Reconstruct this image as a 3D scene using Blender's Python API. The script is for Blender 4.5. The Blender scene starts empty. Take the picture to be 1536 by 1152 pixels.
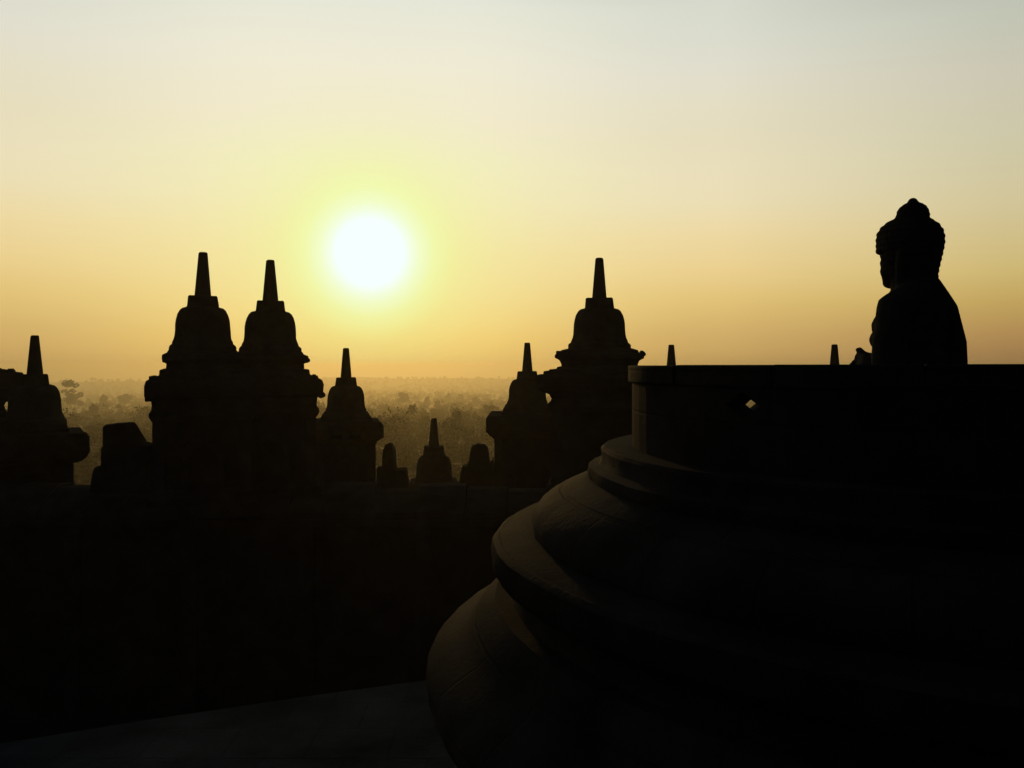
import bpy, bmesh, math, random
import numpy as np
from mathutils import Vector, Matrix
random.seed(7)
RNG = np.random.default_rng(11)
R = math.radians
SC = bpy.context.scene
COL = SC.collection

# ------------------------------------------------------------------ camera
F = 1195.0                 # focal length in photograph pixels (1536 wide)
EYE = 1.6
HOR = 548.0                # pixel row of the eye level
cam = bpy.data.cameras.new('camera')
cam.sensor_width = 36.0
cam.lens = 36.0 * F / 1536.0
cam.shift_y = -(576.0 - HOR) / 1536.0
cam.clip_start = 0.05
cam.clip_end = 9000.0
camo = bpy.data.objects.new('camera', cam)
camo.location = (0, 0, EYE)
camo.rotation_euler = (R(90), 0, 0)
COL.objects.link(camo)
SC.camera = camo

def at(px, py, Y):
    return Vector(((px - 768.0) / F * Y, Y, EYE - (py - HOR) / F * Y))

# ------------------------------------------------------------------ exposure
SC.view_settings.view_transform = 'Standard'
SC.view_settings.look = 'None'
SC.view_settings.exposure = 0.0
SC.view_settings.gamma = 1.0
SC.render.engine = 'CYCLES'
SC.cycles.use_denoising = True
SC.cycles.volume_bounces = 0
SC.cycles.max_bounces = 4
SC.cycles.diffuse_bounces = 2

# ------------------------------------------------------------------ sky
SUN_AZ = math.atan((555 - 768) / F)
SUN_EL = math.atan((HOR - 379) / F * math.cos(SUN_AZ))
SUN_DIR = Vector((math.sin(SUN_AZ) * math.cos(SUN_EL), math.cos(SUN_AZ) * math.cos(SUN_EL), math.sin(SUN_EL)))

def lin(c):
    out = []
    for v in c:
        v = v / 255.0
        out.append(v / 12.92 if v <= 0.04045 else ((v + 0.055) / 1.055) ** 2.4)
    return tuple(out) + (1.0,)

W = bpy.data.worlds.new('World')
SC.world = W
W.use_nodes = True
nt = W.node_tree
nt.nodes.clear()
def N(t, **kw):
    n = nt.nodes.new(t)
    for k, v in kw.items():
        setattr(n, k, v)
    return n
def L(a, b):
    nt.links.new(a, b)
def math_node(op, a, b=None, c=None):
    n = N('ShaderNodeMath', operation=op)
    for i, v in enumerate((a, b, c)):
        if v is None:
            continue
        if isinstance(v, (int, float)):
            n.inputs[i].default_value = v
        else:
            L(v, n.inputs[i])
    return n.outputs[0]
def ramp(fac, stops, lo, hi):
    """stops: (value, linear rgba)"""
    f = math_node('DIVIDE', math_node('SUBTRACT', fac, lo), hi - lo)
    n = N('ShaderNodeValToRGB')
    n.color_ramp.interpolation = 'LINEAR'
    el = n.color_ramp.elements
    while len(el) > 1:
        el.remove(el[-1])
    for i, (v, c) in enumerate(stops):
        p = min(1, max(0, (v - lo) / (hi - lo)))
        e = el[0] if i == 0 else el.new(p)
        e.position = p
        e.color = c
    L(f, n.inputs[0])
    return n.outputs[0]
def mix(fac, a, b):
    n = N('ShaderNodeMix', data_type='RGBA')
    L(fac, n.inputs[0])
    for i, v in ((6, a), (7, b)):
        if isinstance(v, tuple):
            n.inputs[i].default_value = v
        else:
            L(v, n.inputs[i])
    return n.outputs[2]
def smooth(fac, lo, hi):
    n = N('ShaderNodeMapRange', interpolation_type='SMOOTHSTEP')
    L(fac, n.inputs[0])
    n.inputs[1].default_value = lo
    n.inputs[2].default_value = hi
    return n.outputs[0]
def linstep(fac, lo, hi):
    n = N('ShaderNodeMapRange')
    L(fac, n.inputs[0])
    n.inputs[1].default_value = lo
    n.inputs[2].default_value = hi
    return n.outputs[0]

tc = N('ShaderNodeTexCoord')
nrm = N('ShaderNodeVectorMath', operation='NORMALIZE')
L(tc.outputs['Generated'], nrm.inputs[0])
sep = N('ShaderNodeSeparateXYZ')
L(nrm.outputs[0], sep.inputs[0])
DEG = 180 / math.pi
elev = math_node('MULTIPLY', math_node('ARCSINE', sep.outputs[2]), DEG)
azim = math_node('MULTIPLY', math_node('ARCTAN2', sep.outputs[0], sep.outputs[1]), DEG)
daz = math_node('SUBTRACT', azim, SUN_AZ * DEG)
daz = math_node('ABSOLUTE', math_node('WRAP', daz, 180.0, -180.0))
dot = N('ShaderNodeVectorMath', operation='DOT_PRODUCT')
L(nrm.outputs[0], dot.inputs[0])
dot.inputs[1].default_value = SUN_DIR
theta = math_node('MULTIPLY', math_node('ARCCOSINE', math_node('MINIMUM', dot.outputs['Value'], 1.0)), DEG)

def column(x, rows, high):
    c = math.cos(math.atan((x - 768) / F))
    st = [(math.degrees(math.atan((HOR - y) / F * c)), lin(col)) for y, col in rows]
    st += high
    st.sort(key=lambda s: s[0])
    st = [(-12.0, st[0][1])] + st
    return ramp(elev, st, -12.0, 90.0)
HI_N = [(30, lin((150, 156, 156))), (37, lin((78, 86, 94))), (50, lin((40, 46, 54))), (90, lin((26, 30, 38)))]
HI_M = [(30, lin((140, 148, 148))), (37, lin((74, 82, 90))), (50, lin((40, 46, 54))), (90, lin((26, 30, 38)))]
HI_F = [(30, lin((110, 118, 120))), (37, lin((62, 70, 78))), (50, lin((38, 44, 52))), (90, lin((26, 30, 38)))]
colN = column(620, [(0, (230, 231, 216)), (100, (240, 235, 212)), (180, (243, 235, 204)), (250, (243, 238, 192)),
                    (300, (244, 236, 184)), (380, (245, 230, 164)), (430, (246, 225, 152)), (480, (246, 216, 133)),
                    (505, (244, 208, 119)), (530, (236, 197, 111)), (552, (220, 181, 104))], HI_N)
colM = column(1104, [(0, (215, 218, 204)), (50, (219, 220, 206)), (100, (225, 222, 206)), (150, (228, 222, 197)),
                     (200, (230, 221, 190)), (250, (234, 223, 188)), (300, (236, 223, 183)), (350, (238, 217, 163)),
                     (400, (236, 209, 146)), (450, (227, 195, 121)), (500, (210, 174, 106)), (524, (203, 166, 100)), (545, (190, 152, 92))], HI_M)
colF = column(1510, [(0, (192, 196, 180)), (100, (203, 199, 180)), (200, (206, 201, 170)), (300, (211, 198, 155)),
                     (400, (208, 185, 120)), (450, (195, 165, 95)), (500, (178, 140, 85)), (540, (158, 120, 76))], HI_F)
colB = ramp(elev, [(-12, lin((26, 28, 34))), (0, lin((36, 37, 44))), (30, lin((34, 38, 48))), (90, lin((26, 30, 38)))], -12, 90)
sky = mix(smooth(daz, 5, 25), colN, colM)
sky = mix(linstep(daz, 25, 42), sky, colF)
sky = mix(smooth(daz, 42, 80), sky, colB)
# the glare round the sun: pale green-yellow air, then the burnt-out disc
halo_a = ramp(theta, [(0, (.95,) * 3 + (1,)), (3.4, (.92,) * 3 + (1,)), (4.6, (.72,) * 3 + (1,)), (6.4, (.29,) * 3 + (1,)), (9.0, (.10,) * 3 + (1,)), (12.5, (0, 0, 0, 1))], 0, 20)
halo_c = ramp(theta, [(0, lin((242, 255, 190))), (3.5, lin((241, 255, 184))), (6, lin((240, 254, 160))), (13, lin((242, 250, 160)))], 0, 20)
sky = mix(halo_a, sky, halo_c)
disc = ramp(theta, [(0, (1, 1, 1, 1)), (2.1, (1, 1, 1, 1)), (2.5, (.82,) * 3 + (1,)), (2.9, (.52,) * 3 + (1,)), (3.5, (.2,) * 3 + (1,)), (4.5, (0, 0, 0, 1))], 0, 20)
sky = mix(disc, sky, (0.92, 1.02, 1.05, 1))
bg = N('ShaderNodeBackground')
L(sky, bg.inputs[0])
bg.inputs[1].default_value = 1.0
wo = N('ShaderNodeOutputWorld')
L(bg.outputs[0], wo.inputs[0])

# ------------------------------------------------------------------ sun
sl = bpy.data.lights.new('sun', 'SUN')
sl.energy = 0.8
sl.angle = R(3.0)
sl.color = (1.0, 0.58, 0.17)
slo = bpy.data.objects.new('sun', sl)
slo.rotation_euler = SUN_DIR.to_track_quat('Z', 'Y').to_euler()
slo.location = SUN_DIR * 60
COL.objects.link(slo)

# ------------------------------------------------------------------ materials
def mat_stone(name, base, scale=1.0, joints=None, bump=0.35, spec=0.0, rough=0.95):
    m = bpy.data.materials.new(name)
    m.use_nodes = True
    t = m.node_tree
    b = t.nodes['Principled BSDF']
    b.inputs['Roughness'].default_value = rough
    b.inputs['Specular IOR Level'].default_value = spec
    co = t.nodes.new('ShaderNodeTexCoord')
    n1 = t.nodes.new('ShaderNodeTexNoise')
    n1.inputs['Scale'].default_value = 2.2 * scale
    n1.inputs['Detail'].default_value = 8
    n1.inputs['Roughness'].default_value = 0.65
    t.links.new(co.outputs['Object'], n1.inputs['Vector'])
    cr = t.nodes.new('ShaderNodeValToRGB')
    e = cr.color_ramp.elements
    e[0].position = 0.32
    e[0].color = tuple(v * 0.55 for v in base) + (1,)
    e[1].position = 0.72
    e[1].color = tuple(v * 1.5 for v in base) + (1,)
    t.links.new(n1.outputs['Fac'], cr.inputs[0])
    col = cr.outputs[0]
    n2 = t.nodes.new('ShaderNodeTexNoise')           # pores of the lava stone
    n2.inputs['Scale'].default_value = 38 * scale
    n2.inputs['Detail'].default_value = 5
    t.links.new(co.outputs['Object'], n2.inputs['Vector'])
    bp = t.nodes.new('ShaderNodeBump')
    bp.inputs['Strength'].default_value = bump
    bp.inputs['Distance'].default_value = 0.02
    t.links.new(n2.outputs['Fac'], bp.inputs['Height'])
    last = bp.outputs[0]
    if joints:
        br = t.nodes.new('ShaderNodeTexBrick')
        br.inputs['Scale'].default_value = 1.0
        br.inputs['Brick Width'].default_value = joints[0]
        br.inputs['Row Height'].default_value = joints[1]
        br.inputs['Mortar Size'].default_value = 0.006
        br.inputs['Mortar Smooth'].default_value = 0.4
        br.inputs['Color1'].default_value = (1, 1, 1, 1)
        br.inputs['Color2'].default_value = (.82, .82, .82, 1)
        br.inputs['Mortar'].default_value = (.78, .78, .78, 1)
        mp = t.nodes.new('ShaderNodeMapping')
        src = co.outputs['Object']
        if joints[2] == 'round':                      # courses of blocks that run round the axis
            sp = t.nodes.new('ShaderNodeSeparateXYZ')
            t.links.new(src, sp.inputs[0])
            at2 = t.nodes.new('ShaderNodeMath')
            at2.operation = 'ARCTAN2'
            t.links.new(sp.outputs[1], at2.inputs[0])
            t.links.new(sp.outputs[0], at2.inputs[1])
            ml = t.nodes.new('ShaderNodeMath')
            ml.operation = 'MULTIPLY'
            ml.inputs[1].default_value = 1.5
            t.links.new(at2.outputs[0], ml.inputs[0])
            cb = t.nodes.new('ShaderNodeCombineXYZ')
            t.links.new(ml.outputs[0], cb.inputs[0])
            t.links.new(sp.outputs[2], cb.inputs[1])
            src = cb.outputs[0]
        if joints[2] == 'wall':
            mp.inputs['Rotation'].default_value = (R(90), 0, 0)
        t.links.new(src, mp.inputs['Vector'])
        t.links.new(mp.outputs[0], br.inputs['Vector'])
        mx = t.nodes.new('ShaderNodeMix')
        mx.data_type = 'RGBA'
        mx.blend_type = 'MULTIPLY'
        mx.inputs[0].default_value = 1.0
        t.links.new(col, mx.inputs[6])
        t.links.new(br.outputs['Color'], mx.inputs[7])
        col = mx.outputs[2]
        b2 = t.nodes.new('ShaderNodeBump')
        b2.inputs['Strength'].default_value = 0.4
        b2.inputs['Distance'].default_value = 0.02
        b2.invert = True
        t.links.new(br.outputs['Fac'], b2.inputs['Height'])
        t.links.new(last, b2.inputs['Normal'])
        last = b2.outputs[0]
    t.links.new(col, b.inputs['Base Color'])
    t.links.new(last, b.inputs['Normal'])
    return m
def mat_leaf(name, a, b_):
    m = bpy.data.materials.new(name)
    m.use_nodes = True
    t = m.node_tree
    b = t.nodes['Principled BSDF']
    b.inputs['Roughness'].default_value = 0.8
    b.inputs['Specular IOR Level'].default_value = 0.1
    co = t.nodes.new('ShaderNodeTexCoord')
    n1 = t.nodes.new('ShaderNodeTexNoise')
    n1.inputs['Scale'].default_value = 0.25
    t.links.new(co.outputs['Object'], n1.inputs['Vector'])
    cr = t.nodes.new('ShaderNodeValToRGB')
    e = cr.color_ramp.elements
    e[0].position, e[1].position = 0.35, 0.65
    e[0].color, e[1].color = a + (1,), b_ + (1,)
    t.links.new(n1.outputs['Fac'], cr.inputs[0])
    t.links.new(cr.outputs[0], b.inputs['Base Color'])
    return m
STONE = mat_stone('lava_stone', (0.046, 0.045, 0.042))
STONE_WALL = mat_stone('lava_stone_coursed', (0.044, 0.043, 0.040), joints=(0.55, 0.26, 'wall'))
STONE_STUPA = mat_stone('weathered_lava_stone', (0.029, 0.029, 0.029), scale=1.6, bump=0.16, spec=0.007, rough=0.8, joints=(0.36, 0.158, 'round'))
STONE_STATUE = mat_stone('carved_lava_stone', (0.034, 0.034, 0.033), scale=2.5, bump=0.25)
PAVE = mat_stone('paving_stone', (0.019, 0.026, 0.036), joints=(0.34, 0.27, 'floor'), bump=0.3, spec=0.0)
SOIL = mat_leaf('meadow', (0.012, 0.014, 0.007), (0.022, 0.023, 0.011))
LEAF = mat_leaf('leaves', (0.018, 0.025, 0.008), (0.034, 0.040, 0.013))
LEAF_WOOD = mat_leaf('leaves_of_the_wood', (0.017, 0.023, 0.008), (0.030, 0.035, 0.012))
BARK = mat_stone('bark', (0.06, 0.045, 0.03), scale=0.5)

# ------------------------------------------------------------------ mesh helpers
class MB:
    def __init__(s):
        s.v, s.f = [], []
    def add(s, vs, fs):
        o = len(s.v)
        s.v += [tuple(p) for p in vs]
        s.f += [tuple(i + o for i in f) for f in fs]
        return s
    def loops(s, rings, closed_bottom=True, closed_top=True):
        """rings: list of equally long closed loops, bottom to top, each counter-clockwise from above"""
        n = len(rings[0])
        vs = [p for r in rings for p in r]
        fs = []
        for k in range(len(rings) - 1):
            for i in range(n):
                j = (i + 1) % n
                fs.append((k * n + i, k * n + j, (k + 1) * n + j, (k + 1) * n + i))
        if closed_bottom:
            fs.append(tuple(range(n - 1, -1, -1)))
        if closed_top:
            fs.append(tuple(range((len(rings) - 1) * n, len(rings) * n)))
        return s.add(vs, fs)
    def lathe(s, prof, n=48, c=(0, 0), rough=0.0, ph=0.0):
        rings = []
        for r, z in prof:
            rings.append([(c[0] + (r + random.uniform(-rough, rough)) * math.cos(ph + 2 * math.pi * i / n),
                           c[1] + (r + random.uniform(-rough, rough)) * math.sin(ph + 2 * math.pi * i / n), z + random.uniform(-rough, rough) * .3) for i in range(n)])
        return s.loops(rings)
    def square(s, prof, c=(0, 0), dy=1.0, jit=0.0):
        rings = []
        for h, z in prof:
            rings.append([(c[0] + sx * h + random.uniform(-jit, jit), c[1] + sy * h * dy + random.uniform(-jit, jit), z + random.uniform(-jit, jit))
                          for sx, sy in ((-1, -1), (1, -1), (1, 1), (-1, 1))])
        return s.loops(rings)
    def box(s, a, b, jit=0.0):
        j = lambda: random.uniform(-jit, jit)
        rings = [[(x + j(), y + j(), z + j()) for x, y in ((a[0], a[1]), (b[0], a[1]), (b[0], b[1]), (a[0], b[1]))] for z in (a[2], b[2])]
        return s.loops(rings)
    def prism(s, pts, y0, y1):
        """outline in x, z given clockwise or not, pulled along y"""
        ar = sum(pts[i][0] * pts[(i + 1) % len(pts)][1] - pts[(i + 1) % len(pts)][0] * pts[i][1] for i in range(len(pts)))
        if ar < 0:
            pts = pts[::-1]
        n = len(pts)
        vs = [(x, y0, z) for x, z in pts] + [(x, y1, z) for x, z in pts]
        fs = [tuple(range(n)), tuple(range(2 * n - 1, n - 1, -1))]
        for i in range(n):
            j = (i + 1) % n
            fs.append((i, i + n, j + n, j))
        return s.add(vs, fs)
    def xform(s, M):
        s.v = [tuple(M @ Vector(p)) for p in s.v]
        return s
    def build(s, name, m, parent=None, smooth=None, bevel=0.0):
        me = bpy.data.meshes.new(name)
        me.from_pydata(s.v, [], s.f)
        if smooth is not None:
            me.polygons.foreach_set('use_smooth', [True] * len(me.polygons))
            me.set_sharp_from_angle(angle=R(smooth))
        me.materials.append(m)
        me.update()
        o = bpy.data.objects.new(name, me)
        COL.objects.link(o)
        if parent:
            o.parent = parent
        if bevel:
            md = o.modifiers.new('bevel', 'BEVEL')
            md.width = bevel
            md.segments = 2
            md.limit_method = 'ANGLE'
            md.angle_limit = R(40)
        return o
def tag(o, label=None, cat=None, group=None, kind=None):
    if label: o['label'] = label
    if cat: o['category'] = cat
    if group: o['group'] = group
    if kind: o['kind'] = kind
    return o
def empty(name, loc, rz=0.0):
    o = bpy.data.objects.new(name, None)
    o.location = loc
    o.rotation_euler = (0, 0, rz)
    o.empty_display_size = 0.3
    COL.objects.link(o)
    return o

# ------------------------------------------------------------------ ground and terraces
GPROF = [(0, -20.0), (60, -20.0), (170, -24.0), (370, -33.0), (800, -49.0), (1600, -70.0), (2500, -88.0), (2900, -84.0), (3500, -58.0)]
def gz(d):
    """height of the valley floor at distance d: falls away from the temple hill, a low ridge closes it"""
    for (d0, z0), (d1, z1) in zip(GPROF, GPROF[1:]):
        if d <= d1:
            t = (d - d0) / (d1 - d0)
            return z0 + (z1 - z0) * t
    return GPROF[-1][1]
def ground():
    rs = [0, 60, 110, 170, 260, 370, 560, 800, 1150, 1600, 2050, 2500, 2700, 2900, 3200, 3500]
    n = 96
    vs, fs = [(0, 0, gz(0))], []
    for r in rs[1:]:
        for i in range(n):
            q = 2 * math.pi * i / n
            x, y = r * math.cos(q), r * math.sin(q)
            vs.append((x, y, gz(r) + min(1, r / 500) * (1.5 * math.sin(x * .011) * math.cos(y * .013)) + max(0, (r - 2500) / 1000) * 16 * math.sin(q * 9 + .7) * math.cos(q * 23)))
    for i in range(n):
        fs.append((0, 1 + i, 1 + (i + 1) % n))
    for k in range(len(rs) - 2):
        for i in range(n):
            p, q = 1 + k * n + i, 1 + k * n + (i + 1) % n
            fs.append((p, p + n, q + n, q))
    tag(MB().add(vs, fs).build('ground', SOIL, smooth=60), 'dark green valley floor falling away below the temple', 'ground', kind='structure')
ground()

# round upper terraces: centre behind the photographer; the edge passes two measured points
P1, P2 = at(0, 1115, F * EYE / (1115 - HOR)), at(640, 1020, F * EYE / (1020 - HOR))
mid = (P1 + P2) / 2
dv = (P2 - P1)
nv = Vector((-dv.y, dv.x, 0)).normalized()
RT = 20.0
TC = mid - nv * math.sqrt(RT * RT - (dv.length / 2) ** 2)
def ring_terrace(name, r, ztop, zbot, label, m=PAVE):
    mb = MB()
    n = 160
    prof = [(r - .06, zbot), (r - .06, ztop - .34), (r + .015, ztop - .30), (r + .02, ztop - .01), (r, ztop)]
    rings = [[(TC.x + q * math.cos(2 * math.pi * i / n), TC.y + q * math.sin(2 * math.pi * i / n), z) for i in range(n)] for q, z in prof]
    mb.loops(rings)
    return tag(mb.build(name, m, smooth=40), label, 'terrace', kind='structure')
ring_terrace('terrace', RT, 0.0, -2.61, 'dark stone paving of the round upper terrace')
ring_terrace('lower_terrace', RT + 3.6, -2.6, -5.21, 'round terrace one step below the upper paving')

def sq_terrace(name, y1, half, z1, z0, label):
    mb = MB()
    mb.box((-half, TC.y - half, z0), (half, y1, z1))
    return tag(mb.build(name, STONE_WALL), label, 'terrace', kind='structure')
sq_terrace('plateau', 22.9, 34, -5.2, -9.0, 'square stone plateau that carries the carved shrines')
sq_terrace('terrace_step', 30, 42, -9.0, -14.0, 'upper square step of the temple pyramid')
sq_terrace('temple_foot', 38, 52, -14.0, -22.0, 'broad foot of the temple pyramid')

# ------------------------------------------------------------------ balustrade walls
def balustrade(name, x0, x1, yc, th, ztop, zbot, label):
    root = empty(name, (0, yc, zbot))
    tag(root, label, 'wall', 'carved balustrade walls round the temple')
    h = ztop - zbot
    MB().box((x0, -th / 2, 0), (x1, th / 2, h - .62)).build('wall_body', STONE_WALL, root)
    mb = MB()
    mb.box((x0 - .02, -th / 2 - .10, h - .62), (x1 + .02, th / 2 + .10, h - .47))
    mb.build('cornice', STONE, root, bevel=.02)
    mb = MB()
    x = x0
    while x < x1 - .01:                                   # coping stones of uneven height
        w = min(random.uniform(.55, .95), x1 - x)
        hh = h + random.uniform(-.09, .05)
        sec_ = [(-th / 2 - .04, h - .468), (th / 2 + .04, h - .468), (th / 2 + .02, h - .36), (th * .16, hh - .02), (0, hh), (-th * .10, hh - .015), (-th * .30, hh - .13), (-th / 2 - .02, h - .36)]
        rr = [[(xx, y + random.uniform(-.008, .008), z + random.uniform(-.008, .008)) for y, z in sec_] for xx in (x + .003, x + w - .003)]
        mb.loops(rr)
        x += w
    mb.build('coping', STONE, root, bevel=.018)
    mb = MB()
    mb.box((x0 - .01, -th / 2 - .13, 0), (x1 + .01, th / 2 + .13, .45))
    mb.build('plinth', STONE_WALL, root, bevel=.02)
    mb = MB()
    x = x0 + .7
    while x < x1 - .4:
        mb.box((x - .14, -th / 2 - .07, .452), (x + .14, -th / 2 + .02, h - .625))
        x += 2.1
    mb.build('pilaster', STONE, root, bevel=.015)
    return root
W1Z = -0.69
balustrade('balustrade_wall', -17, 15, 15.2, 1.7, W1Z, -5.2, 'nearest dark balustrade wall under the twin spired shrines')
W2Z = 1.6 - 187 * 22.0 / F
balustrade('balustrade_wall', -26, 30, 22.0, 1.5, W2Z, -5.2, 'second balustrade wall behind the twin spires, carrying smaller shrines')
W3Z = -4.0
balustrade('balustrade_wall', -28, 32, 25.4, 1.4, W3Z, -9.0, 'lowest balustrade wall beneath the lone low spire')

# ------------------------------------------------------------------ spired shrines
U0 = 0.01305               # metres per profile unit
BELL = [(23.5, -77), (29, -78.5), (32.5, -81.5), (35.5, -87), (37.6, -94), (38.8, -101), (39.2, -110), (39.6, -117), (40.8, -122), (42.8, -126), (43.4, -129), (42.6, -133)]
def antefix(w, h, d):
    pts = [(-.5, 0), (-.52, .3), (-.36, .52), (-.4, .68), (-.18, .84), (0, 1.0), (.18, .84), (.4, .68), (.36, .52), (.52, .3), (.5, 0)]
    return MB().prism([(x * w, z * h) for x, z in pts], -d / 2, d / 2)
def volute(r, d):
    """scrolled knob that hangs on a cornice corner"""
    pts = []
    for k in range(18):
        a = 2 * math.pi * k / 18
        rr = r * (1 + .10 * math.cos(3 * a + .6))
        pts.append((rr * math.cos(a), rr * math.sin(a)))
    return MB().prism(pts, -d / 2, d / 2)

def shrine(px, py, scale, base_z, kind, label, s=1.0, bf=1.0, main=None, roof=None, upper=None, seed=0, group='spired stone shrines on the balustrades', turn=0.0):
    """px, py: pixel of the pinnacle top; scale: profile units to photo pixels at its distance.
    Sections are listed as (half width, drop below the tip) as they appear, and turned into metres for a square block of that depth."""
    random.seed(100 + seed)
    u = U0 * s
    Y = u * F / scale
    top = at(px, py, Y)
    base_z -= .36 if base_z > -5 else 0
    az = math.atan2(top.x, Y)
    ca = math.cos(az)
    D = Y / ca
    H = top.z - base_z
    root = empty('spired_shrine', (top.x, Y, base_z), -az + R(turn))
    tag(root, label, 'shrine', group)
    Z = lambda d: H - d * u
    def sec(a, dy, back=False):
        k = a * scale * ca * ca / F
        h = k * D / (1 + k)
        y = py + dy * scale
        dist = D + h if (back and y > HOR) else D - h
        return h, EYE - (y - HOR) / F * dist * ca - base_z
    def profile(rows):
        """rows from top to bottom; returns bottom to top with strictly rising heights"""
        out = [sec(*r) for r in rows][::-1]
        for i in range(1, len(out)):
            if out[i][1] <= out[i - 1][1] + .004:
                out[i] = (out[i][0], out[i - 1][1] + .004)
        return out
    def block(name, rows, jit=.01, bevel=.018, parent=None, m=STONE):
        return MB().square(profile(rows), jit=jit).build(name, m, parent or root, bevel=bevel)
    # pinnacle: eight-sided tapering shaft, worn tip
    mb = MB()
    mb.lathe([(12.2 * u, Z(63)), (11.9 * u, Z(60)), (6.4 * u, Z(2.2)), (5.4 * u, Z(0))], n=8, ph=R(22.5), rough=.006)
    mb.build('pinnacle', STONE, root, bevel=.012)
    block('harmika', [(20, 60.5), (20.6, 62.5), (22.2, 74), (23, 78)], jit=.006)
    MB().lathe([(r * u * bf, Z(-z)) for r, z in BELL[::-1]], n=40, rough=.004).build('bell', STONE, root, smooth=50)
    mb = MB()
    mb.lathe([(46 * u * bf, Z(140)), (47.5 * u * bf, Z(138)), (47.5 * u * bf, Z(133)), (46 * u * bf, Z(130.5)), (43 * u * bf, Z(128.5))], n=36, rough=.006)
    mb.build('bell_ring', STONE, root, smooth=45)
    def trim(c, rows, ant, vol, inset=.03):
        """antefixes along the top edges and scrolls at the corners of a cornice"""
        half, zt = sec(*rows[0])
        hw = max(sec(*r)[0] for r in rows)
        if ant:
            aw, ah = ant[0] * u, ant[1] * u
            n = max(3, int(2 * half / (aw * 1.3)))
            for side in range(4):
                M = Matrix.Rotation(side * math.pi / 2, 4, 'Z')
                for k in range(n):
                    if k == 0 and side % 2:
                        continue
                    t = (k + .5) / n * 2 - 1
                    hh = ah * random.uniform(.5, 1.1)
                    o = antefix(aw * random.uniform(.85, 1.1), hh, .07)
                    o.xform(M @ Matrix.Translation((t * (half - .02), -(half - .05), zt - .01)))
                    o.build('antefix', STONE, c, bevel=.012)
        if vol:
            zc = sec(*rows[vol[1]])[1]
            for side in range(4):
                M = Matrix.Rotation(side * math.pi / 2, 4, 'Z')
                r = vol[0] * u * random.uniform(.9, 1.1)
                o = volute(r, .16)
                o.xform(M @ Matrix.Translation((hw - r * .55, -(hw - .10), zc)))
                o.build('scroll', STONE, c, bevel=.012)
    if kind == 'tall':
        rows = upper or [(50, 141), (55, 143), (57.5, 144), (58, 150), (54, 153.5), (51, 156)]
        block('neck', [(46, 136), (50, 139), (50.5, 150), (51, max(164, (roof or rows)[0][1] + 3))])
        trim(block('upper_cornice', rows), rows, None, (4.5, 3))
        rows = roof or [(53, 163), (59.5, 165), (60, 172), (64.5, 173.5), (66, 180)]
        block('stepped_roof', rows + [(rows[-1][0], rows[-1][1] + 5)])
        rows = main or [(76, 178), (79.5, 180), (81.5, 187), (81, 203), (72, 206), (70, 217)]
        trim(block('main_cornice', rows), rows, (12, 5.5), (5, 3))
        b0 = rows[-1][1]
        d = rows[-1][0] - 70
        block('moulding', [(70.5 + d, b0 - 1), (71 + d, b0 + 3), (74.5 + d, b0 + 7), (75.5 + d, b0 + 12), (72 + d, b0 + 17), (70.5 + d, b0 + 20)])
        last = (69.5 + d, b0 + 19)
    else:
        rows, bh = main
        block('neck', [(46, 137), (51, 139.5), (51.5, 147), (55, 147.5), (56, 152), (56, 162)])
        c = block('cornice', rows, bevel=.03)
        hw, zt = sec(*rows[0])
        zb = sec(*rows[-1])[1]
        hm = max(sec(*r)[0] for r in rows)
        for side in range(4):
            M = Matrix.Rotation(side * math.pi / 2, 4, 'Z')
            for t in (-.5, 0, .5):
                o = antefix(.22, (zt - zb) * .62, .06)
                o.xform(M @ Matrix.Translation((t * hm, -(hm - .008), zb + (zt - zb) * .28)))
                o.build('antefix', STONE, c, bevel=.012)
        last = (bh, rows[-1][1] - 2)
    # body with corner pilasters and a sunken niche front and back
    hb, zt = sec(*last)
    pl = min(.5, zt * .3)
    MB().square([(hb * .95, pl), (hb * .95, zt + .004)]).build('body', STONE_WALL, root)
    for sx in (-1, 1):
        for sy in (-1, 1):
            mb = MB()
            mb.box((sx * hb - (.2 if sx > 0 else -.0), sy * hb - (.2 if sy > 0 else -.0), pl + .002), (sx * hb + (.2 if sx < 0 else 0), sy * hb + (.2 if sy < 0 else 0), zt - .003), jit=.006)
            mb.build('pilaster', STONE, root, bevel=.015)
    for side in (0, 2):
        hz = min(1.0, (zt - pl) * .75)
        w = hb * .42
        pts = [(-w, pl), (-w, pl + hz * .6)] + [(-w * math.cos(a), pl + hz * .6 + hz * .4 * math.sin(a)) for a in (R(30), R(60), R(90), R(120), R(150))] + [(w, pl + hz * .6), (w, pl)]
        inn = [(x * .72, pl + (z - pl) * .86) for x, z in pts]
        mb = MB()
        n = len(pts)
        y0, y1 = -hb * .95 - .07, -hb * .95 + .01
        vs = [(x, y0, z) for x, z in pts] + [(x, y0, z) for x, z in inn] + [(x, y1, z) for x, z in pts] + [(x, y1, z) for x, z in inn]
        fs = []
        for i in range(n - 1):
            fs += [(i, i + n, i + n + 1, i + 1), (i, i + 1, i + 1 + 2 * n, i + 2 * n), (i + n, i + 3 * n, i + 1 + 3 * n, i + 1 + n)]
        mb.add(vs, fs).xform(Matrix.Rotation(side * math.pi / 2, 4, 'Z'))
        mb.build('niche_frame', STONE, root)
    mb = MB()
    mb.square([(hb * 1.16, 0.0), (hb * 1.16, pl * .4), (hb * 1.09, pl * .45), (hb * 1.1, pl * .75), (hb * 1.02, pl * .8), (hb * 1.02, pl)], jit=.008)
    mb.build('plinth', STONE, root, bevel=.02)
    return root

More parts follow.
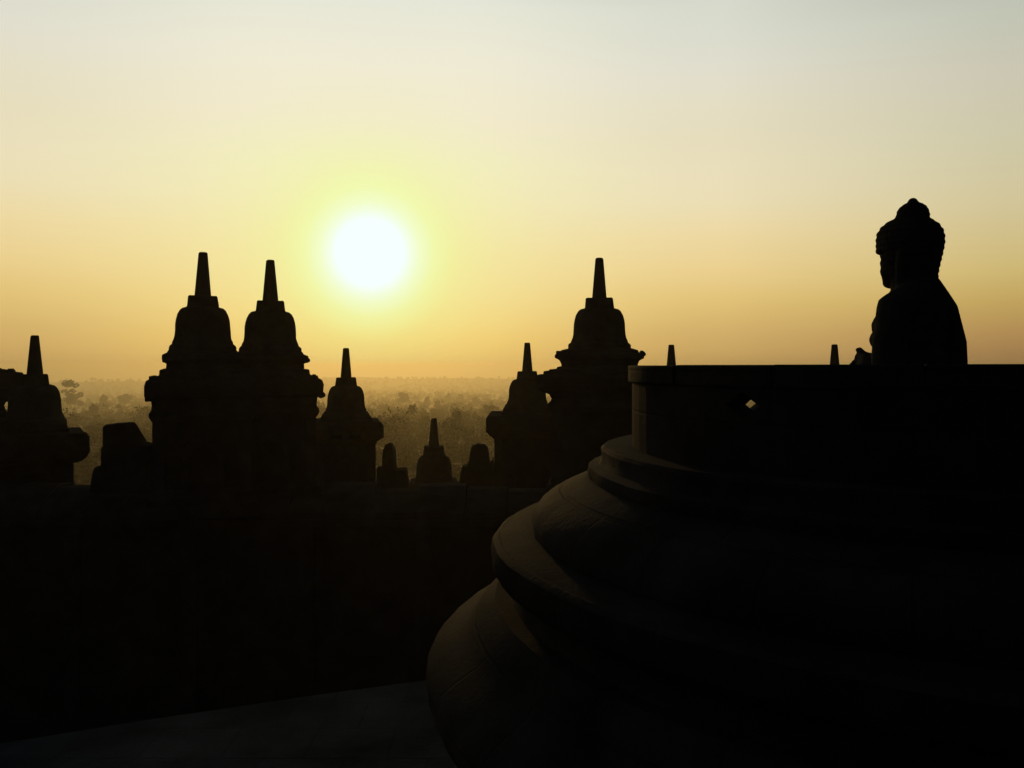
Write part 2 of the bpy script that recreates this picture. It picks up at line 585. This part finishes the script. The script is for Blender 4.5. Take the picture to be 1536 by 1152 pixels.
def rel(py, scale, cx, pts):
    """photo pixels (x, y) of a right or left outline -> (half width, drop) rows"""
    return [(abs(x - cx) / scale, (y - py) / scale) + (() if i else (True,)) for i, (x, y) in enumerate(pts)]
TWIN = 'pair of tall shrines below the sun'
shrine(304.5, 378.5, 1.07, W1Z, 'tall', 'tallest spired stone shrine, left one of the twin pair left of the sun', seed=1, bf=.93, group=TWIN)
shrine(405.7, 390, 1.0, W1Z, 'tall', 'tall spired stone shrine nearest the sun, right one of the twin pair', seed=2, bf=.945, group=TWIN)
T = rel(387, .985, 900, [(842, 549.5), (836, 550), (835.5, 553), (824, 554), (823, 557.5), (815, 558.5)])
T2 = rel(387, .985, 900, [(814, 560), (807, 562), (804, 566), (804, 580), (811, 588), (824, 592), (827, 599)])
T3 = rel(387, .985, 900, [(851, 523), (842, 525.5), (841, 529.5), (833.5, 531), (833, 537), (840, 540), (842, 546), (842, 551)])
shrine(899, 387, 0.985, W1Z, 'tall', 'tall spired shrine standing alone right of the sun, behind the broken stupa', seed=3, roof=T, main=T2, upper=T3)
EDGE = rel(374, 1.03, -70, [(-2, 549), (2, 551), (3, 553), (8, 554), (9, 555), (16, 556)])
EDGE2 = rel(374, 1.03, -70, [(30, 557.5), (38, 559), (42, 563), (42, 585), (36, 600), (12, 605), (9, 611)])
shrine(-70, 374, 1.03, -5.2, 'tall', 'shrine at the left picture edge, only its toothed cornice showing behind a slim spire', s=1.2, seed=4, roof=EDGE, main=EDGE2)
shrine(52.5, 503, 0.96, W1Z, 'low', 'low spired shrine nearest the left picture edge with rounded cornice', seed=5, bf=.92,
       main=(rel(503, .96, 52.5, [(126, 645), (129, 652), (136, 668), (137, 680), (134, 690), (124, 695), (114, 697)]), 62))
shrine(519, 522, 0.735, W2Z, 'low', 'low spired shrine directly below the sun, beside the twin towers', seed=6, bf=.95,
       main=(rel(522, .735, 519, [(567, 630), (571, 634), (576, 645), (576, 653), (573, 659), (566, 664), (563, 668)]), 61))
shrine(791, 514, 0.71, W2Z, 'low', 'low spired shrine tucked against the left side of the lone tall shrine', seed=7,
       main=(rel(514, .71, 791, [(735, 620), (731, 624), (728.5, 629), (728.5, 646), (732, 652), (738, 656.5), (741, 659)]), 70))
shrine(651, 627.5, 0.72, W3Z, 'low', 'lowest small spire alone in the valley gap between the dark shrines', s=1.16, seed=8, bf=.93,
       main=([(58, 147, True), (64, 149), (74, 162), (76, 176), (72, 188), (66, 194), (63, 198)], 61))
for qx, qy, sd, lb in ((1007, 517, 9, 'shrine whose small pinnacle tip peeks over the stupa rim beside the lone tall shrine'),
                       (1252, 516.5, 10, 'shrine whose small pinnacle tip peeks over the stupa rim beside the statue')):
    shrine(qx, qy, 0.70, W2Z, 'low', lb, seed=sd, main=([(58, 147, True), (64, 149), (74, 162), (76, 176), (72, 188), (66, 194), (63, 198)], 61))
random.seed(77)

# ------------------------------------------------------------------ broken pieces on the walls
def outline_thing(name, parts, Y, th, base_z, label, cat, group=None):
    """parts: (part name, pixel outline); a stone of real thickness standing at distance Y"""
    xs = [p[0] for _, pl in parts for p in pl]
    cx = ((min(xs) + max(xs)) / 2 - 768) / F * Y
    root = empty(name, (cx, Y, base_z))
    tag(root, label, cat, group)
    for k, (pn, pl) in enumerate(parts):
        pts = []
        for px, py in pl:
            w = at(px, py, Y)
            pts.append((w.x - cx, max(0.0, w.z - base_z)))
        t = th * (1 - .12 * k)
        MB().prism(pts, -t / 2, t / 2).build(pn, STONE, root, bevel=.025)
    return root
outline_thing('stair_wing', [('wall_body', [(146, 745), (146, 728), (149, 708), (153, 698), (162, 696), (162, 668), (213, 664), (216, 666), (236, 666), (236, 745)]),
                             ('coping', [(163, 669), (163.5, 640), (167, 635.5), (193, 634), (197, 639), (205, 652), (213, 664.5)])],
              14.5, .55, W1Z, 'sloping stone stair wing against the left foot of the twin shrines', 'wall')
outline_thing('stone_post', [('base', [(566, 745), (567, 700), (594, 700), (594, 703), (609, 702), (612, 719), (613, 745)]),
                             ('shaft', [(574.5, 701), (575, 684), (576, 673), (579, 667), (583.5, 664.5), (588, 666.5), (591.5, 672), (593, 684), (593.5, 701)])],
              21.0, .42, W2Z, 'round topped stone post on a block left of the lowest spire', 'post')
outline_thing('ruined_finial', [('base', [(690, 745), (690, 717), (692, 706), (694, 698), (700, 698), (702, 693), (737, 693), (740, 686), (745, 745)]),
                                ('block', [(703.5, 694), (705.5, 676), (708, 668.5), (716, 666), (727, 667), (731.5, 671), (732.5, 678), (735, 694)])],
              21.0, .45, W2Z, 'stub of a broken finial right of the lowest spire', 'ruin')

# ------------------------------------------------------------------ opened stupa in front
Y0 = 3.1
X0 = 0.5054 * Y0
root = empty('open_stupa', (X0, Y0, 0))
tag(root, 'large round stupa base with broken open top, filling the right foreground', 'stupa')
NS = 160
def stupa_part(name, prof, rough=.003, m=STONE_STUPA, sm=35):
    mb = MB()
    off, i = [], 0
    while i < NS:
        w = random.randint(6, 9)
        off += [random.uniform(-.006, .006)] * w
        i += w
    off = off[:NS]
    rings = []
    for r, z in prof:
        rings.append([((r + off[k] + random.uniform(-rough, rough)) * math.cos(2 * math.pi * k / NS), (r + off[k] + random.uniform(-rough, rough)) * math.sin(2 * math.pi * k / NS), z) for k in range(NS)])
    return mb.loops(rings).build(name, m, root, smooth=sm)
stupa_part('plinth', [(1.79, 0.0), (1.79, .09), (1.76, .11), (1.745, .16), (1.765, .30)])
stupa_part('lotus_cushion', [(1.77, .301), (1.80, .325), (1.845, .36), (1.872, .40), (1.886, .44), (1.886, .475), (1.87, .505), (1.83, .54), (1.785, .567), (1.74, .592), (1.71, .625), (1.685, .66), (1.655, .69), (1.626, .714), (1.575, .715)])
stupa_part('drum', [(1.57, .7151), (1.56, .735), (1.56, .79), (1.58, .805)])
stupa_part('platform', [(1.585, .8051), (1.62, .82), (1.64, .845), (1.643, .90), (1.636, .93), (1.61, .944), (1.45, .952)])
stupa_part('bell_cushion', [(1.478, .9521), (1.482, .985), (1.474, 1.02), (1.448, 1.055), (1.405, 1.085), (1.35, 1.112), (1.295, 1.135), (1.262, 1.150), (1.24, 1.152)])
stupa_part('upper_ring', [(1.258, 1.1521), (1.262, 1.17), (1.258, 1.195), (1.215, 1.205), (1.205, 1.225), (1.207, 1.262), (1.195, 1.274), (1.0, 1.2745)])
# lattice wall: stones that leave diamond openings between them
RO, RI = 1.088, 1.008
def lattice():
    mb = MB()
    z0, z1 = 1.275, 1.532
    hh = 0.042
    # one line of sight passes through two openings, near and far, and lets a speck of light in
    ax = (1125 - 768) / F
    def hit(q, far):
        A, B, C_ = ax * ax + 1, -2 * (ax * X0 + Y0), X0 * X0 + Y0 * Y0 - q * q
        s_ = math.sqrt(B * B - 4 * A * C_)
        t = (-B + (s_ if far else -s_)) / 2 / A
        return math.atan2(t - Y0, ax * t - X0)
    rm = (RO + RI) / 2
    near, far = hit(rm, False), hit(rm, True)
    gap = (near - far) % (2 * math.pi)
    cell = min(gap, 2 * math.pi - gap) / 7
    NH = int(2 * math.pi / cell)
    ha = cell * .212
    start = near - 7 * cell - cell / 2
    def wedge(poly):
        """poly: (angle, z) convex, counter-clockwise seen from outside"""
        vs = [(RO * math.cos(a), RO * math.sin(a), z) for a, z in poly] + [(RI * math.cos(a), RI * math.sin(a), z) for a, z in poly]
        n = len(poly)
        mb.add(vs, [tuple(range(n)), tuple(range(2 * n - 1, n - 1, -1))] + [(i, i + n, (i + 1) % n + n, (i + 1) % n) for i in range(n)])
    for k in range(NH):
        a0 = start + k * cell
        am, a1 = a0 + cell / 2, a0 + cell
        L_, R_ = am - ha, am + ha
        zc = 1.477 if k == 7 else 1.402
        if k not in (0, 7):                           # stones set in without openings
            for q in range(3):
                wedge([(a0 + cell * q / 3, z0), (a0 + cell * (q + 1) / 3, z0), (a0 + cell * (q + 1) / 3, z1), (a0 + cell * q / 3, z1)])
            continue
        wedge([(a0, z0), (L_, z0), (L_, zc), (L_, z1), (a0, z1)])
        wedge([(R_, z0), (a1, z0), (a1, z1), (R_, z1), (R_, zc)])
        wedge([(L_, z0), (am, z0), (am, zc - hh), (L_, zc)])
        wedge([(am, z0), (R_, z0), (R_, zc), (am, zc - hh)])
        wedge([(L_, zc), (am, zc + hh), (am, z1), (L_, z1)])
        wedge([(am, zc + hh), (R_, zc), (R_, z1), (am, z1)])
    rest = 2 * math.pi - NH * cell
    a0 = start + NH * cell
    m = max(1, int(rest / .12))
    for k in range(m):
        wedge([(a0 + rest * k / m, z0), (a0 + rest * (k + 1) / m, z0), (a0 + rest * (k + 1) / m, z1), (a0 + rest * k / m, z1)])
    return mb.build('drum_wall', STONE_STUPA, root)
lattice()
def rim():
    mb = MB()
    nb = 17
    for k in range(nb):
        a0, a1 = 2 * math.pi * k / nb + .001 + .2, 2 * math.pi * (k + 1) / nb - .001 + .2
        am = (a0 + a1) / 2
        right = math.cos(am - R(290))
        h = 1.6012 + .0036 * right + random.uniform(-.0012, .0012)
        ro, ri = RO + .012 + random.uniform(-.004, .004), RI - .01
        n = 8
        outer = [(a0 + (a1 - a0) * i / n) for i in range(n + 1)]
        pl = [(ro * math.cos(a), ro * math.sin(a)) for a in outer] + [(ri * math.cos(a), ri * math.sin(a)) for a in outer[::-1]]
        t = random.uniform(-.0015, .0015)
        mb.loops([[(x, y, 1.533) for x, y in pl], [(x, y, h + t * x) for x, y in pl]])
    mb.build('rim_course', STONE_STUPA, root, bevel=.006)
rim()

# ------------------------------------------------------------------ the seated statue
def ellipsoid(bm, c, r, rot=None, sub=3):
    M = Matrix.Translation(c)
    if rot is not None:
        M = M @ rot
    M = M @ Matrix.Diagonal((r[0], r[1], r[2], 1))
    bmesh.ops.create_icosphere(bm, subdivisions=sub, radius=1.0, matrix=M)
def capsule(bm, a, b, ra, rb, n=14):
    a, b = Vector(a), Vector(b)
    k = max(3, int((b - a).length / (min(ra, rb) * .35)) + 1)
    k = min(k, 40)
    for i in range(k + 1):
        t = i / k
        q = ra + (rb - ra) * t
        ellipsoid(bm, a.lerp(b, t), (q, q, q), sub=2)
def chain(bm, pts, rs):
    for i in range(len(pts) - 1):
        capsule(bm, pts[i], pts[i + 1], rs[i], rs[i + 1])
def remeshed(bm, name, voxel, m, parent, smooth_it=4):
    me = bpy.data.meshes.new(name + '_raw')
    bm.to_mesh(me)
    bm.free()
    o = bpy.data.objects.new(name + '_raw', me)
    COL.objects.link(o)
    md = o.modifiers.new('r', 'REMESH')
    md.mode = 'VOXEL'
    md.voxel_size = voxel
    sm = o.modifiers.new('s', 'SMOOTH')
    sm.factor = .5
    sm.iterations = smooth_it
    dg = bpy.context.evaluated_depsgraph_get()
    me2 = bpy.data.meshes.new_from_object(o.evaluated_get(dg))
    bpy.data.objects.remove(o)
    bpy.data.meshes.remove(me)
    me2.name = name
    me2.polygons.foreach_set('use_smooth', [True] * len(me2.polygons))
    me2.materials.clear()
    me2.materials.append(m)
    r = bpy.data.objects.new(name, me2)
    COL.objects.link(r)
    r.parent = parent
    return r

SEAT = 1.2752
THETA = 28.0               # turned this much away from pure profile
view_az = math.atan2(X0, Y0)
face_ang = math.pi - (view_az + R(THETA))          # direction angle of the face in the XY plane
st = empty('seated_statue', (X0 - .004, Y0 + .002, SEAT), face_ang)
tag(st, 'seated stone figure with topknot in the open stupa, facing left', 'statue')
Zs = lambda z: z - SEAT
TORSO = ((1.30, 0, .15, .21), (1.38, 0, .145, .20), (1.46, .005, .13, .175), (1.54, .01, .128, .165), (1.62, .016, .132, .170), (1.70, .018, .129, .178),
         (1.76, .012, .120, .178), (1.80, 0, .100, .165))
def build_statue():
    bm = bmesh.new()
    E = lambda c, r, rot=None: ellipsoid(bm, (c[0], c[1], Zs(c[2])), r, rot)
    C = lambda pts, rs: chain(bm, [(p[0], p[1], Zs(p[2])) for p in pts], rs)
    for z, cx, rx, ry in TORSO:
        E((cx, 0, z), (rx, ry, .075))
    # shoulders slope, neck
    for s in (1, -1):
        C([(-.025, .02 * s, 1.895), (-.03, .10 * s, 1.845), (-.02, .17 * s, 1.812)], [.072, .066, .066])
    C([(-.012, 0, 1.78), (-.004, 0, 1.87), (.004, 0, 1.99)], [.100, .086, .084])
    for z in (1.862, 1.885):
        E((.0, 0, z), (.091, .088, .008))
    # arms
    for s in (1, -1):
        C([(-.02, .17 * s, 1.812), (-.03, .218 * s, 1.69), (-.03, .24 * s, 1.56), (-.005, .245 * s, 1.50)], [.066, .064, .060, .056])
        C([(-.005, .245 * s, 1.50), (.09, .17 * s, 1.565), (.145, .075 * s, 1.62)], [.056, .05, .034])
    # legs folded
    for s in (1, -1):
        C([(-.02, .13 * s, 1.375), (.12, .30 * s, 1.355), (.17, .345 * s, 1.345)], [.095, .078, .068])
        C([(.17, .345 * s, 1.345), (.245, .16 * s, 1.335), (.22, -.02 * s, 1.345)], [.066, .056, .045])
        C([(.22, -.02 * s, 1.345 + .02 * s), (.17, -.13 * s, 1.375 + .02 * s), (.12, -.2 * s, 1.385 + .02 * s)], [.04, .036, .026])
    # hands raised in front of the chest, fingers bent
    def hand(s, wx, wy, wz):
        E((wx + .018, wy - .012 * s, wz + .008), (.032, .02, .036))
        for k, (ln, sp) in enumerate(((.066, -.022), (.076, -.007), (.072, .008), (.056, .022))):
            b = Vector((wx + .034, wy - .018 * s, wz + .006 + sp))
            m_ = b + Vector((ln * .46, -.016 * s, .010 - sp * .2))
            t = m_ + Vector((ln * .22, -.026 * s, .004))
            C([b, m_, t], [.011, .010, .0085])
        b = Vector((wx + .014, wy - .004 * s, wz + .03))
        C([b, b + Vector((.026, -.008 * s, .022)), b + Vector((.046, -.02 * s, .022))], [.012, .011, .009])
    hand(1, .152, .062, 1.612)
    hand(-1, .178, -.056, 1.576)
    # head and face, worn smooth
    E((.012, 0, 2.052), (.110, .102, .112))
    E((.041, 0, 1.985), (.080, .086, .080))
    E((.062, 0, 1.945), (.056, .064, .044))
    E((.085, 0, 1.928), (.037, .034, .024))            # chin
    C([(.112, 0, 2.022), (.119, 0, 1.995), (.1245, 0, 1.978)], [.009, .011, .013])
    for s in (1, -1):
        E((.114, .013 * s, 1.974), (.011, .010, .009))
        C([(.110, .012 * s, 2.026), (.102, .045 * s, 2.034), (.080, .072 * s, 2.02)], [.009, .010, .008])
        E((.098, .037 * s, 2.005), (.015, .024, .012))
        E((.070, .05 * s, 1.968), (.034, .030, .032))
        # long ears
        C([(-.012, .104 * s, 2.03), (-.006, .110 * s, 1.99), (-.004, .108 * s, 1.94), (-.002, .102 * s, 1.905)], [.02, .017, .014, .016])
    E((.108, 0, 1.955), (.018, .030, .0075))
    E((.105, 0, 1.942), (.018, .025, .0085))
    remeshed(bm, 'body', .0065, STONE_STATUE, st, 3)
    # edge of the robe that lies across the chest from the left shoulder
    bm = bmesh.new()
    def on_torso(y, z):
        for (z0, c0, x0, y0), (z1, c1, x1, y1) in zip(TORSO, TORSO[1:]):
            if z0 <= z <= z1:
                t = (z - z0) / (z1 - z0)
                cx, rx, ry = c0 + (c1 - c0) * t, x0 + (x1 - x0) * t, y0 + (y1 - y0) * t
                return (cx + rx * math.sqrt(max(0, 1 - (y / ry) ** 2)) - .002, y, Zs(z))
    path = [on_torso(.12 - .24 * i / 12, 1.795 - .20 * i / 12) for i in range(13)]
    chain(bm, path, [.010] * 13)
    remeshed(bm, 'robe_hem', .005, STONE_STATUE, st, 2)
    # hair of small snail curls, with the topknot
    bm = bmesh.new()
    HP = [(2.168, .050), (2.154, .078), (2.138, .098), (2.118, .110), (2.096, .115), (2.074, .115), (2.052, .112), (2.030, .108), (2.008, .103), (1.986, .098), (1.964, .094), (1.942, .092), (1.926, .088)]
    for r, (z, q0) in enumerate(HP):
        n = max(8, int(2 * math.pi * q0 / .021))
        for k in range(n):
            a = 2 * math.pi * (k + .5 * (r % 2)) / n
            c = math.cos(a)
            lim = 2.045 if c > .35 else (1.995 if c > -.15 else 1.92)
            if z < lim:
                continue
            q = .113 if (c > .35 and z < 2.10) else q0
            p = (.015 + q * c, q * .95 * math.sin(a), Zs(z))
            ellipsoid(bm, p, (.0125, .0125, .0120), sub=2)
            p2 = (.015 + (q - .014) * c, (q - .014) * .95 * math.sin(a), Zs(z))
            ellipsoid(bm, p2, (.021, .021, .017), sub=2)
    ellipsoid(bm, (.008, 0, Zs(2.10)), (.105, .10, .07))
    uc = Vector((.002, 0, Zs(2.182)))
    ur = Vector((.0515, .0515, .048))
    ellipsoid(bm, uc, ur * 1.03)
    for r in range(7):
        ph = R(-35) + R(110) * r / 6
        n = max(4, int(15 * math.cos(ph)))
        for k in range(n):
            a = 2 * math.pi * (k + .5 * (r % 2)) / n
            d = Vector((math.cos(ph) * math.cos(a) * ur.x, math.cos(ph) * math.sin(a) * ur.y, math.sin(ph) * ur.z))
            ellipsoid(bm, uc + d, (.0115, .0115, .0105), sub=2)
    ellipsoid(bm, uc + Vector((0, 0, .050)), (.020, .020, .022))
    remeshed(bm, 'hair', .0042, STONE_STATUE, st, 13)
build_statue()

# ------------------------------------------------------------------ trees of the valley
def leaf_cloud(centres, radii, n, size):
    """n leaf clumps (two crossed bent faces) through a set of ellipsoids; numpy arrays"""
    k = RNG.integers(0, len(centres), n)
    d = RNG.normal(size=(n, 3))
    d /= np.linalg.norm(d, axis=1)[:, None]
    rr = RNG.uniform(.35, 1.0, n) ** .6
    p = centres[k] + d * rr[:, None] * radii[k]
    return p
def leaves_mesh(P, S):
    n = len(P)
    a = RNG.normal(size=(n, 3)); a /= np.linalg.norm(a, axis=1)[:, None]
    b = RNG.normal(size=(n, 3)); b -= a * (a * b).sum(1)[:, None]; b /= np.linalg.norm(b, axis=1)[:, None]
    S = S[:, None]
    V = np.stack([P - a * S * .5 - b * S * .28, P + a * S * .5 - b * S * .2, P + a * S * .42 + b * S * .3, P - a * S * .4 + b * S * .25], 1)
    return V.reshape(-1, 3)
def mesh_from_quads(name, V, m, parent=None):
    me = bpy.data.meshes.new(name)
    nq = len(V) // 4
    me.vertices.add(len(V))
    me.vertices.foreach_set('co', V.astype(np.float32).ravel())
    me.loops.add(nq * 4)
    me.loops.foreach_set('vertex_index', np.arange(nq * 4, dtype=np.int32))
    me.polygons.add(nq)
    me.polygons.foreach_set('loop_start', np.arange(0, nq * 4, 4, dtype=np.int32))
    me.update(calc_edges=True)
    me.materials.append(m)
    o = bpy.data.objects.new(name, me)
    COL.objects.link(o)
    if parent:
        o.parent = parent
    return o
def tree(px, py, Y, wpx, label, kind='round', name='tree'):
    top = at(px, py, Y)
    g = gz(math.hypot(top.x, Y)) - .5
    H = top.z - g
    w = wpx / F * Y / 2
    root = empty(name, (top.x, Y, g))
    tag(root, label, 'tree', 'trees standing out of the hazy wood')
    mb = MB()
    rings = []
    bx, by = random.uniform(-.4, .4), random.uniform(-.4, .4)
    for t in (0, .15, .4, .7, .92):
        r = .45 * (1 - t) + .08
        rings.append([(bx * t * t + r * math.cos(2 * math.pi * i / 8), by * t * t + r * math.sin(2 * math.pi * i / 8), H * t * .92) for i in range(8)])
    mb.loops(rings)
    for k in range(5):                                   # limbs
        a = 2 * math.pi * k / 5 + random.uniform(-.4, .4)
        z0 = H * random.uniform(.42, .62)
        e = Vector((math.cos(a) * w * .7, math.sin(a) * w * .7, z0 + H * .22))
        rr = []
        for t in (0, .5, 1):
            c = Vector((0, 0, z0)).lerp(e, t)
            r = .16 * (1 - t) + .04
            rr.append([(c.x + r * math.cos(2 * math.pi * i / 6), c.y + r * math.sin(2 * math.pi * i / 6), c.z) for i in range(6)])
        mb.loops(rr)
    mb.build('trunk', BARK, root, smooth=50)
    cs, rs = [], []
    if kind == 'flat':
        for k in range(9):
            a = RNG.uniform(0, 2 * math.pi); q = w * RNG.uniform(.1, .8)
            cs.append((q * math.cos(a), q * math.sin(a), H * RNG.uniform(.86, .95))); rs.append((w * .34, w * .34, H * .055))
        for k in range(7):
            a = RNG.uniform(0, 2 * math.pi); q = w * RNG.uniform(.1, .6)
            cs.append((q * math.cos(a), q * math.sin(a), H * RNG.uniform(.5, .8))); rs.append((w * .3, w * .3, H * .05))
        n = 1000
    elif kind == 'tall':
        for k in range(9):
            t = k / 8
            q = w * .35
            cs.append((RNG.uniform(-q, q), RNG.uniform(-q, q), H * (.42 + .48 * t))); rs.append((w * (.75 - .4 * t), w * (.75 - .4 * t), H * .09))
        n = 900
    else:
        for k in range(11):
            a = RNG.uniform(0, 2 * math.pi); q = w * RNG.uniform(.1, .7)
            z = RNG.uniform(.55, .9)
            cs.append((q * math.cos(a), q * math.sin(a), H * z)); rs.append((w * RNG.uniform(.28, .45), w * RNG.uniform(.28, .45), H * .1))
        n = 1000
    P = leaf_cloud(np.array(cs), np.array(rs), n, 1)
    V = leaves_mesh(P, RNG.uniform(.5, 1.1, n) * max(.7, Y / 420))
    mesh_from_quads('crown', V, LEAF, root)
    return root
tree(605, 586, 900, 26, 'hazy round crowned tree standing highest beside the spire below the sun', 'round')
tree(640, 594, 900, 11, 'slim hazy tree left of the lowest spire tip', 'tall')
tree(655, 601, 700, 14, 'hazy tree directly above the lowest spire tip', 'round')
tree(671, 590, 1100, 13, 'left of two close upright trees in the haze', 'tall')
tree(690, 591, 1120, 13, 'right of two close upright trees in the haze', 'tall')
tree(712, 595, 950, 14, 'upright hazy tree midway between lowest spire and lone tall shrine', 'tall')
tree(737, 607, 400, 26, 'nearer dark flat topped tree beside the low shrine at the lone tower', 'flat')
tree(722, 622, 330, 18, 'small dark tree above the broken finial stub', 'round')
tree(630, 614, 480, 20, 'low dark tree left of the lowest spire, deep in the wood', 'round')
tree(101, 569, 700, 34, 'tall flat topped tree right of the slim left spire', 'flat')
tree(112, 588, 800, 24, 'round hazy tree under the tall flat topped one at left', 'round')
tree(156, 592, 900, 15, 'upright hazy tree in the middle of the left valley gap', 'tall')
tree(188, 590, 950, 24, 'broad hazy tree above the stair wing', 'round')
tree(141, 603, 500, 15, 'darker tree low in the left valley gap', 'round')

def forest():
    Ps, Ss = [], []
    cnt = 0
    for d0, d1, nt_, sz in ((64, 150, 300, .42), (150, 300, 620, .6), (300, 600, 1150, .95), (600, 1200, 1400, 1.8), (1200, 2200, 1500, 3.6), (2200, 3450, 1700, 6.0)):
        for _ in range(nt_):
            d = math.sqrt(RNG.uniform(d0 * d0, d1 * d1))
            a = RNG.uniform(-.72, .72)
            x, y = d * math.sin(a), d * math.cos(a)
            if y < 58:
                continue
            g = gz(d) - .4
            H = RNG.uniform(8, 14) * (1.35 if RNG.uniform() < .10 else 1)
            if d > 1200:
                H *= 1.15
            if d < 180:
                H = min(H, 9.5)
            w = H * (RNG.uniform(.17, .25) if RNG.uniform() < .25 else RNG.uniform(.3, .52))
            k = 5
            c = np.stack([x + RNG.normal(size=k) * w * .45, y + RNG.normal(size=k) * w * .45, g + H * RNG.uniform(.42, .88, k)], 1)
            c[0] = (x, y, g + H * .85)
            r = np.stack([np.full(k, w * .48), np.full(k, w * .48), np.full(k, H * .13)], 1)
            if d < 600:                                     # dense heart of the crown
                cc = np.repeat(c, 12, axis=0)
                Ps.append(cc + RNG.normal(size=cc.shape) * w * .16); Ss.append(RNG.uniform(.6, 1.1, len(cc)) * min(w * .24, sz * 1.3))
            n = 330 if d < 150 else (260 if d < 300 else (190 if d < 600 else (80 if d < 1200 else 60)))
            Ps.append(leaf_cloud(c, r, n, 1)); Ss.append(RNG.uniform(.7, 1.35, n) * sz)
    V = leaves_mesh(np.concatenate(Ps), np.concatenate(Ss))
    o = mesh_from_quads('wood', V, LEAF_WOOD)
    tag(o, 'hazy dark wood covering the valley behind the shrines', 'wood', kind='stuff')
forest()

# ------------------------------------------------------------------ morning haze
hm = bpy.data.materials.new('haze')
hm.use_nodes = True
t = hm.node_tree
t.nodes.clear()
vo = t.nodes.new('ShaderNodeVolumePrincipled')
vo.inputs['Color'].default_value = (0.89, 0.81, 0.53, 1)
vo.inputs['Density'].default_value = 0.00052
vo.inputs['Anisotropy'].default_value = 0.65
ou = t.nodes.new('ShaderNodeOutputMaterial')
t.links.new(vo.outputs[0], ou.inputs['Volume'])
o = MB().box((-3650, -3650, -104), (3650, 3650, 7.0)).build('haze', hm)
tag(o, 'golden morning haze lying over the valley', 'haze', kind='stuff')
